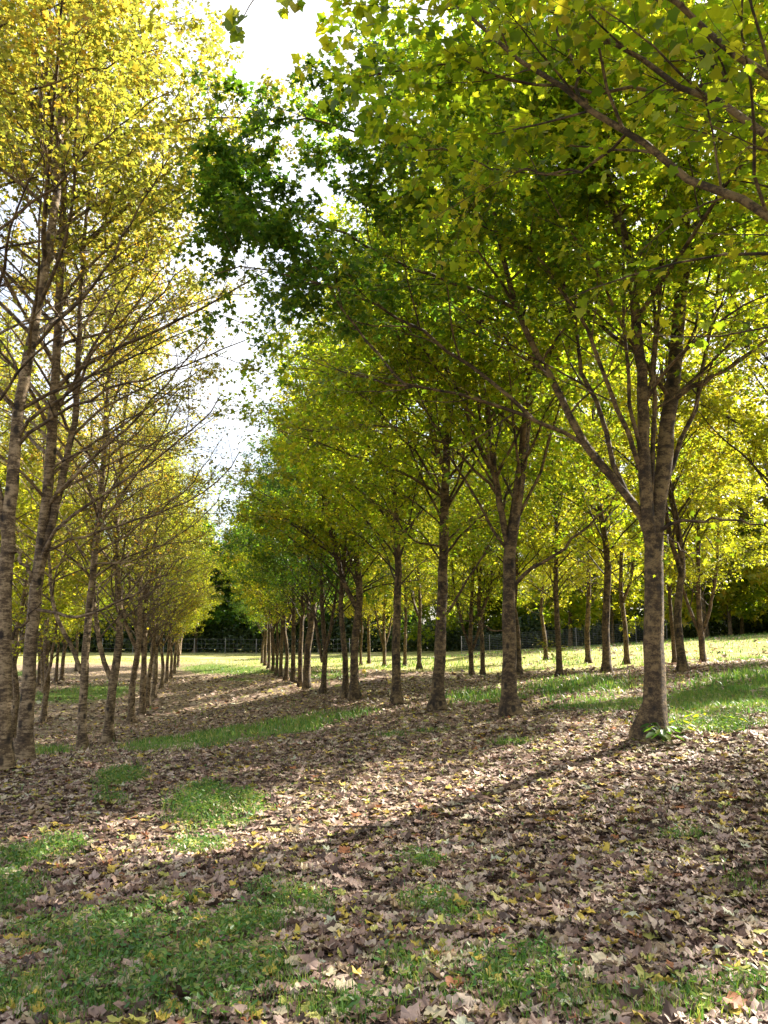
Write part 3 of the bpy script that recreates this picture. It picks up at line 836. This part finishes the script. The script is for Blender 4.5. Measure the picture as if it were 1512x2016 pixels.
# ------------------------------------------------------------------ trees of the rows: a handful of kinds, copied
KIND = []
for s, (H, cl, R, nl) in enumerate([(12.2, 2.4, 3.5, 1), (12.8, 2.8, 3.8, 2), (11.6, 2.2, 3.5, 3), (13.0, 2.6, 3.8, 2), (12.2, 2.5, 3.6, 1)]):
    rg = np.random.default_rng(200 + s)
    b = rg.normal(0, .10, (6, 2))
    lead = [([(0, 0, 0), (b[0, 0] * .4, b[0, 1] * .4, 1.5), (b[1, 0], b[1, 1], 3.2), (b[2, 0], b[2, 1], 6), (b[3, 0] * 2, b[3, 1] * 2, H)], .12, .018)]
    for e in range(nl - 1):
        a = e * 3.0 + s
        z0 = cl * (.55 if nl == 3 else .95)
        lead.append(([(b[1, 0] * .6, b[1, 1] * .6, z0), (math.cos(a) * .35, math.sin(a) * .35, z0 + 1.0), (math.cos(a) * .8, math.sin(a) * .8, z0 + 3), (math.cos(a) * 1.3, math.sin(a) * 1.3, H * .88)], .075, .015))
    KIND.append(make_tree(300 + s, lead, (), clear=cl, height=H, radius=R, n1=58, spread=.74, leaf_n=33000, leaf_size=.10, tpl=T_MID, low=(2.6, 6.4, .20), sp2=.40, sp3=.20, k1=5))
THIN = []                                        # taller and barer below: the left-hand row
for s, (H, cl, R, nl) in enumerate([(13.0, 2.6, 3.7, 2), (13.4, 2.9, 3.8, 3), (12.8, 2.4, 3.6, 2)]):
    rg = np.random.default_rng(250 + s)
    b = rg.normal(0, .10, (6, 2))
    lead = [([(0, 0, 0), (b[0, 0] * .4, b[0, 1] * .4, 1.5), (b[1, 0], b[1, 1], 3.2), (b[2, 0], b[2, 1], 6), (b[3, 0] * 2, b[3, 1] * 2, H)], .12, .018)]
    for e in range(nl - 1):
        a = e * 2.6 + s
        z0 = cl * .6 if (e == 0 and s == 0) else cl
        lead.append(([(b[1, 0] * .6, b[1, 1] * .6, z0), (math.cos(a) * .35, math.sin(a) * .35, z0 + 1.0), (math.cos(a) * .7, math.sin(a) * .7, z0 + 3), (math.cos(a) * 1.2, math.sin(a) * 1.2, H * .9)], .07, .015))
    THIN.append(make_tree(350 + s, lead, (), clear=cl, height=H, radius=R, n1=60, spread=.76, leaf_n=19000, leaf_size=.088, tpl=T_MID, low=(4.0, 9.5, .12), sp2=.36, sp3=.20, k1=5))
WOOD = []
for s, (H, cl, R) in enumerate([(15, 1.0, 4.8), (18, 1.4, 5.4)]):
    lead = [([(0, 0, 0), (.1, .05, 3), (-.1, .1, 7), (.1, 0, H)], .2, .03)]
    WOOD.append(make_tree(400 + s, lead, (), clear=cl, height=H, radius=R, n1=44, leaf_n=14000, leaf_size=.40, tpl=T_MID, low=(0.5, 3, .8), sp2=.8, sp3=.4, k1=4))

rg = np.random.default_rng(77)


def row(lst, labels, group, leaves, kinds, bark, twig, sizes, thin=0):
    out = []
    for n, (t, lab) in enumerate(zip(lst, labels)):
        f = foot_of(t)
        k = kinds[n % len(kinds)]
        s = sizes[n % len(sizes)] * rg.uniform(.94, 1.06)
        lf = leaves[n % len(leaves)]
        out.append(plant_tree('maple_tree', f, THIN[n % 3] if n < thin else KIND[k], lab, group, lf, bark, twig, s, rg.uniform(0, 6.28), t[3] / (.12 * s)))
    return out


row(RIGHT[3:], [
    'slender straight maple, fourth trunk along the right-hand row',
    'thicker of two maple trunks standing close together in the right-hand row',
    'thinner of two maple trunks standing close together in the right-hand row',
    'multi-stemmed small maple splitting low in the right-hand row',
    'broad dark maple trunk in front of a thinner one in the right-hand row',
    'thin dark maple trunk half hidden behind a broad one in the right-hand row',
    'dark maple tenth along the right-hand row beside the leafy lane',
    'narrow dark maple eleventh along the right-hand row',
    'upright maple twelfth along the right-hand row',
    'narrow maple thirteenth along the right-hand row',
    'small looking maple fourth from the far end of the right-hand row',
    'small looking maple third from the far end of the right-hand row',
    'small looking maple second from the far end of the right-hand row',
    'last maple of the right-hand row beside the sunlit grass'],
    G_R, [LEAF_GREEN, LEAF_YELLOW, LEAF_GREEN, LEAF_DARK, LEAF_DARK, LEAF_DARK, LEAF_DARK, LEAF_GREEN, LEAF_YELLOW],
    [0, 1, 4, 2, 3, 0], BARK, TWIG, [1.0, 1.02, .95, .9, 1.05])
row(LEFT[3:], [
    'double-stemmed maple with yellow leaves in the left-hand row',
    'maple with dark scars after the double-stemmed one in the left-hand row',
    'dark maple sixth along the left-hand row',
    'dark narrow maple seventh along the left-hand row',
    'broad dark maple eighth along the left-hand row',
    'maple ninth along the left-hand row beside the lane',
    'narrow maple tenth along the left-hand row',
    'small looking maple third from the far end of the left-hand row',
    'small looking maple second from the far end of the left-hand row',
    'last maple of the left-hand row before the far grass'],
    G_L, [LEAF_GOLD, LEAF_GOLD, LEAF_YELLOW, LEAF_YELLOW, LEAF_GREEN],
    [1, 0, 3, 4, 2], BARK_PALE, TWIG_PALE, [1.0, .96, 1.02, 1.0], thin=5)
second = row(RIGHT2, [
    'dark maple with a leaning second stem just behind the nearest right trunk',
    'straight dark maple with two side limbs spreading low, left of the forked maple',
    'slim maple with leafy sprouts low on its trunk',
    'dark leaning maple half hidden behind the flared maple',
    'slim maple, right one of a close pair in front of the wire fence',
    'twin-stemmed maple, left one of a close pair in front of the wire fence',
    'slim dark maple seen left of the tall straight maple',
    'far slim maple just right of the slender fourth trunk'],
    G_R2, [LEAF_YELLOW, LEAF_GREEN, LEAF_YELLOW, LEAF_GREEN], [1, 4, 0, 3, 1, 2], BARK, TWIG, [1.0, 1.0, .92])
row(RIGHT3, [
    'maple with an even round crown standing in the sunny meadow at right',
    'thin maple beside the dark leaning stems at the meadow edge',
    'V-shaped maple with two stems at the meadow edge',
    'stocky maple with many upright stems at the meadow edge',
    'small maple in front of the wire fence',
    'pale far trunk in sunlight, right of a pair beyond the right-hand row',
    'pale far trunk in sunlight nearest the lane end',
    'thin far trunk beside the pale sunlit one',
    'far maple behind the tall straight maple in the sunlight'],
    G_R3, [LEAF_YELLOW], [2, 0, 1, 3, 4], BARK, TWIG, [.95, .85, 1.0])
row(LEFT2, [
    'dark trunk seen between the two nearest left trunks',
    'dark trunk at the right edge of the banded pale maple',
    'thin trunk just right of a dark one beyond the left-hand row',
    'upright thin trunk left of a leaning one beyond the left-hand row',
    'leaning dark trunk beyond the left-hand row',
    'far trunk with a flared foot behind the slim pale maple'],
    G_L2, [LEAF_YELLOW, LEAF_GREEN], [0, 3, 4], BARK, TWIG, [1.0, .95])

# leafy sprouts low on one trunk of the second row
rs = np.random.default_rng(8)
tips, stems = [], []
for q in range(9):
    a = rs.uniform(0, 6.28); e = np.array((math.cos(a), math.sin(a) * .6, rs.uniform(.15, .6))) * rs.uniform(.5, 1.1)
    z0 = np.array((0, 0, rs.uniform(.55, .95)))
    stems.append([z0, z0 + e * .5 + [0, 0, .05], z0 + e])
    for t_ in np.linspace(.35, 1, 9): tips.append(z0 + e * t_ + rs.normal(0, .05, 3))
tips = np.array(tips)
acc = Acc(); acc.add(*tubes(np.array(stems), np.tile([[.008, .005, .003]], (9, 1)), 4))
n_ = len(tips)
cards = leaf_cards(tips, rs.normal(0, 1, (n_, 3)) * [1, 1, .4], np.array((0, 0, 1.)) + rs.normal(0, .4, (n_, 3)), rs.uniform(.08, .13, n_), T_MID, rs.normal(.1, .1, n_), rs.normal(-.1, .1, n_))
acc.add(*cards)
link('sprouts', acc.mesh('sprouts', LEAF_YELLOW), second[2])

# trees of the right rows, added beyond the frame to cast shade
for n, (x, y) in enumerate([(9.0, 17.0), (13.4, 12.2), (13.5, 5.6), (17.6, 27.0), (19.0, 22.0), (20.0, 17.0)]):
    plant_tree('maple_tree', on_ground(x, y), THIN[0] if n == 1 else KIND[n % 5], 'maple of the rows on the right added beyond the frame to shade the ground', 'maples beyond the right edge of the frame',
               LEAF_YELLOW if n < 5 else LEAF_GREEN, BARK, TWIG, rg.uniform(.95, 1.1), rg.uniform(0, 6.28))
for n, (x, y) in enumerate([(-11.5, 21), (-13.5, 29), (-15.4, 36)]):
    plant_tree('maple_tree', on_ground(x, y), KIND[n % 5], 'maple of the far left row whose crown shows behind the left trunks', 'maples beyond the left edge of the frame',
               LEAF_YELLOW, BARK_PALE, TWIG_PALE, rg.uniform(.95, 1.1), rg.uniform(0, 6.28))

# ------------------------------------------------------------------ the wood behind
spots = []
for k in range(17):
    spots.append((-62 + k * 6.2 + rg.normal(0, 1.2), 100 + rg.normal(0, 3) - max(0, k - 9) * 1.5, LEAF_DARK if 4 < k < 11 else LEAF_GREEN))
for k in range(16):
    spots.append((-60 + k * 6.5 + rg.normal(0, 1.5), 110 + rg.normal(0, 3) - max(0, k - 9) * 1.5, LEAF_GREEN))
for k in range(9):
    spots.append((26 + k * 4.2 + rg.normal(0, .8), 66 + rg.normal(0, 2.5), [LEAF_YELLOW, LEAF_GREEN][k % 2]))
for k in range(8):
    spots.append((18 + k * 6.0 + rg.normal(0, 1), 80 + rg.normal(0, 3), LEAF_YELLOW if k % 3 else LEAF_GREEN))
for k in range(9):
    spots.append((44 + rg.normal(0, 2), 32 + k * 4 + rg.normal(0, 1), LEAF_YELLOW))
for n, (x, y, lf) in enumerate(spots):
    plant_tree('wood_tree', on_ground(x, y), WOOD[n % 2], 'tall leafy tree in the wood that closes the view behind the maples', G_W, lf, BARK, TWIG,
               rg.uniform(.8, 1.15), rg.uniform(0, 6.28))

# undergrowth along the foot of the wood
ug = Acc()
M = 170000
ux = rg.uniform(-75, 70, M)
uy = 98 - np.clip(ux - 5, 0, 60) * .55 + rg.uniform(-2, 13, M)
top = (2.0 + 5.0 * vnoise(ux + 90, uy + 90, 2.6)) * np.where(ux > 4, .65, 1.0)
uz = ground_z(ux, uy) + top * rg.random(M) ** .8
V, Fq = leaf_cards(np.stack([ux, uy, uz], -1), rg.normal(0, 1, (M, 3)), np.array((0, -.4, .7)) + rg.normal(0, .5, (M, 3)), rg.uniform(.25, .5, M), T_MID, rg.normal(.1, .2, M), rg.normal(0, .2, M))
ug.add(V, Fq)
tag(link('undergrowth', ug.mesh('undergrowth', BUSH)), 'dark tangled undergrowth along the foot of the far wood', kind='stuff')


# ------------------------------------------------------------------ wire fences at the edge of the wood
def fence(name, label, pts, n_posts, hgt, rows):
    root = empty(name, (*pts[0], ground_z([pts[0][0]], [pts[0][1]])[0]))
    tag(root, label, 'fence')
    base = np.array(root.location)
    xs = np.linspace(pts[0][0], pts[1][0], n_posts); ys = np.linspace(pts[0][1], pts[1][1], n_posts)
    zs = ground_z(xs, ys)
    for x, y, z in zip(xs, ys, zs):
        p = np.array([(x, y, z - .2), (x, y, z + .6), (x, y, z + hgt), (x, y, z + hgt + .03)]) - base
        link('post', mk_mesh('post', *tubes(p[None], np.array([[.03, .03, .03, .01]]), 8), POST, True), root)
    wv = Acc()
    n = 40
    X_ = np.linspace(pts[0][0], pts[1][0], n); Y_ = np.linspace(pts[0][1], pts[1][1], n); Z_ = ground_z(X_, Y_)
    for h in np.linspace(.12, hgt - .06, rows):
        P = np.stack([X_, Y_ - .055, Z_ + h], -1) - base
        wv.add(*tubes(P[None], np.full((1, n), .006), 4))
    m_ = n_posts * 7
    X_ = np.linspace(pts[0][0], pts[1][0], m_); Y_ = np.linspace(pts[0][1], pts[1][1], m_); Z_ = ground_z(X_, Y_)
    P = np.stack([np.stack([X_, Y_ - .06, Z_ + .1], -1), np.stack([X_, Y_ - .06, Z_ + hgt - .05], -1)], 1) - base
    wv.add(*tubes(P, np.full((m_, 2), .004), 4))
    link('wire_mesh', wv.mesh('wire_mesh', WIRE), root)


fence('wire_fence', 'wire mesh fence with many level strands beyond the small maples at right', ((7.5, 76), (26, 72)), 8, 2.0, 12)
fence('wire_fence', 'wire fence with thin pale posts before the dark wood at the lane end', ((-33, 92), (-4, 91)), 9, 1.8, 4)

# ------------------------------------------------------------------ leaf litter
rl = np.random.default_rng(9)
lit = Acc()


def scatter(n, d0, d1, mrg=1.12, power=1.0):
    u = rl.random(n)
    dd = np.sqrt(d0 * d0 + (d1 * d1 - d0 * d0) * u)
    x = rl.uniform(-1, 1, n) * (756 / F * mrg) * dd * 1.03 + 0
    P = np.stack([x, dd, np.zeros(n)], -1)
    P[:, 2] = ground_z(P[:, 0], P[:, 1])
    return P


for n, d0, d1, tpl, sz in ((38000, 2.6, 7.0, T_FINE, .054), (64000, 7.0, 14.0, T_HI, .057), (52000, 14.0, 30.0, T_MID, .09), (22000, 30., 62., T_LO, .17)):
    P = scatter(n, d0, d1)
    g = grass_cover(P)
    mw = meadow_cover(P)
    keep = rl.random(n) > np.clip(g * 1.1 - .15, 0, .60 + .28 * smooth(8, 16, P[:, 1])) + mw * .8
    P = P[keep]; n = len(P)
    az = rl.uniform(0, 6.283, n)
    A = np.stack([np.cos(az), np.sin(az), rl.normal(0, .18, n)], -1)
    Nn = np.array((0, 0, 1.)) + rl.normal(0, .20, (n, 3))
    size = sz * np.clip(np.exp(rl.normal(-.08, .38, n)), .3, 1.7)
    P[:, 2] += size * rl.uniform(.0, .22, n)
    V, Fq = leaf_cards(P, A, Nn, size, tpl, rl.normal(.03, .24, n), rl.normal(.10, .30, n), .085, rl)
    lit.add(V, Fq)
tag(link('leaf_litter', lit.mesh('leaf_litter', LITTER)), 'fallen brown and yellow maple leaves covering the ground', kind='stuff')


# ------------------------------------------------------------------ grass
def blades(P, h, wd, rng):
    n = len(P)
    az = rng.uniform(0, 6.283, n)
    s = np.stack([np.cos(az), np.sin(az), np.zeros(n)], -1)
    lean = np.stack([-np.sin(az), np.cos(az), np.zeros(n)], -1) * rng.normal(0, .55, n)[:, None] + rng.normal(0, .15, (n, 3))
    up = np.array((0, 0, 1.))
    a = P - s * wd[:, None]; b = P + s * wd[:, None]
    m_ = P + up * (h * .6)[:, None] + lean * (h * .35)[:, None]
    c = m_ - s * (wd * .7)[:, None]; d_ = m_ + s * (wd * .7)[:, None]
    e = P + up * (h * .92)[:, None] + lean * (h * .95)[:, None]
    V = np.stack([a, b, d_, c, e], 1)
    k = np.arange(n)[:, None] * 5
    return V.reshape(-1, 3), np.concatenate([k + [0, 1, 2], k + [0, 2, 3], k + [3, 2, 4]])


gr = Acc()
for n, d0, d1, hh, ww in ((190000, 2.6, 7.0, .046, .0026), (140000, 7., 15., .065, .0045), (110000, 15., 34., .12, .010), (40000, 34., 80., .16, .022)):
    P = scatter(n, d0, d1)
    g = np.maximum(grass_cover(P), meadow_cover(P) * .55)
    P = P[rl.random(n) < np.clip((g - .22) * 1.5, .012, 1) * np.clip(.25 + 1.5 * vnoise(P[:, 0] + 33, P[:, 1] + 17, .17), 0, 1)]
    n = len(P)
    gr.add(*blades(P, hh * rl.uniform(.4, 1.5, n), ww * rl.uniform(.6, 1.4, n), rl))
# small broad-leaved weeds among the grass
P = scatter(260000, 2.6, 10.0)
g = grass_cover(P)
P = P[rl.random(len(P)) < np.clip((g - .36) * 1.1, 0.004, .75) * np.clip(.1 + 1.7 * vnoise(P[:, 0] + 13, P[:, 1] + 27, .24), 0, 1)]
n = len(P)
P[:, 2] += rl.uniform(.01, .075, n)
az = rl.uniform(0, 6.283, n)
V, Fq = leaf_cards(P, np.stack([np.cos(az), np.sin(az), rl.uniform(-.2, .8, n)], -1), np.array((0, 0, 1.)) + rl.normal(0, .4, (n, 3)), rl.uniform(.02, .045, n), T_OVAL, rl.normal(.2, .2, n), rl.normal(0, .2, n))
gr.add(V, Fq)
tag(link('grass', gr.mesh('grass', GRASS)), 'green grass and small weeds growing through the fallen leaves', kind='stuff')

# ------------------------------------------------------------------ a weed at the foot of the nearest trunk, sprouts, fallen twigs
def ground_at(px, py, d):
    p = at(px, py, d)
    return on_ground(p[0], p[1])


def weed(name, label, p, n, size, spread, hgt, seed, mat):
    rw = np.random.default_rng(seed)
    root = empty(name, p); tag(root, label, 'plant')
    az = rw.uniform(0, 6.28, n)
    rr = spread * rw.uniform(.3, 1, n)
    tip = np.stack([np.cos(az) * rr, np.sin(az) * rr, hgt * rw.uniform(.4, 1, n)], -1)
    P = np.stack([np.zeros((n, 3)) - [0, 0, .02], tip * [.4, .4, .7], tip], 1)
    link('stem', mk_mesh('stem', *tubes(P, np.tile([[.004, .003, .002]], (n, 1)), 4), GRASS, True), root)
    V, Fq = leaf_cards(tip, np.stack([np.cos(az), np.sin(az), -.3 + 0 * az], -1), np.array((0, 0, 1.)) + rw.normal(0, .3, (n, 3)), size * rw.uniform(.7, 1.2, n), T_OVAL, rw.normal(.15, .1, n), rw.normal(-.2, .1, n))
    V = V.reshape(-1, 3)
    link('leaves', mk_mesh('leaves', V, Fq, mat), root)


weed('weed_plant', 'broad-leaved dark green weed at the foot of the stout forked maple', ground_at(1308, 1462, 8.55), 26, .14, .16, .20, 3, LEAF_DARK)
weed('weed_plant', 'small bright weed right of the stout forked maple', ground_at(1338, 1440, 8.9), 12, .10, .10, .14, 4, LEAF_GREEN)
weed('weed_plant', 'low leafy weed in the grass right of the forked maple', ground_at(1405, 1418, 9.6), 30, .10, .32, .12, 5, LEAF_GREEN)
weed('weed_plant', 'yellowing tuft of weeds in the foreground leaves', ground_at(375, 1765, 5.3), 24, .05, .10, .10, 6, LEAF_GOLD)


def twig(label, pts, r):
    P = np.array([ground_at(*p) for p in pts]) + [0, 0, .03]
    P = resample(P, 12, 1)
    base = P[0].copy()
    o = link('fallen_twig', mk_mesh('fallen_twig', *tubes((P - base)[None], np.linspace(r, r * .5, 12)[None], 6), TWIG, True))
    o.location = tuple(base)
    tag(o, label, 'twig')


twig('short dark stick lying on the leaves below the two close maples', [(783, 1432, 11.5), (792, 1441, 11.2), (806, 1453, 10.8)], .02)
twig('long thin fallen twig lying across leaves left of centre', [(525, 1587, 7.3), (575, 1588, 7.25), (620, 1602, 7.0)], .010)
twig('long thin fallen twig lying across sunlit leaves at centre', [(660, 1604, 7.0), (720, 1608, 6.9), (780, 1620, 6.8)], .010)
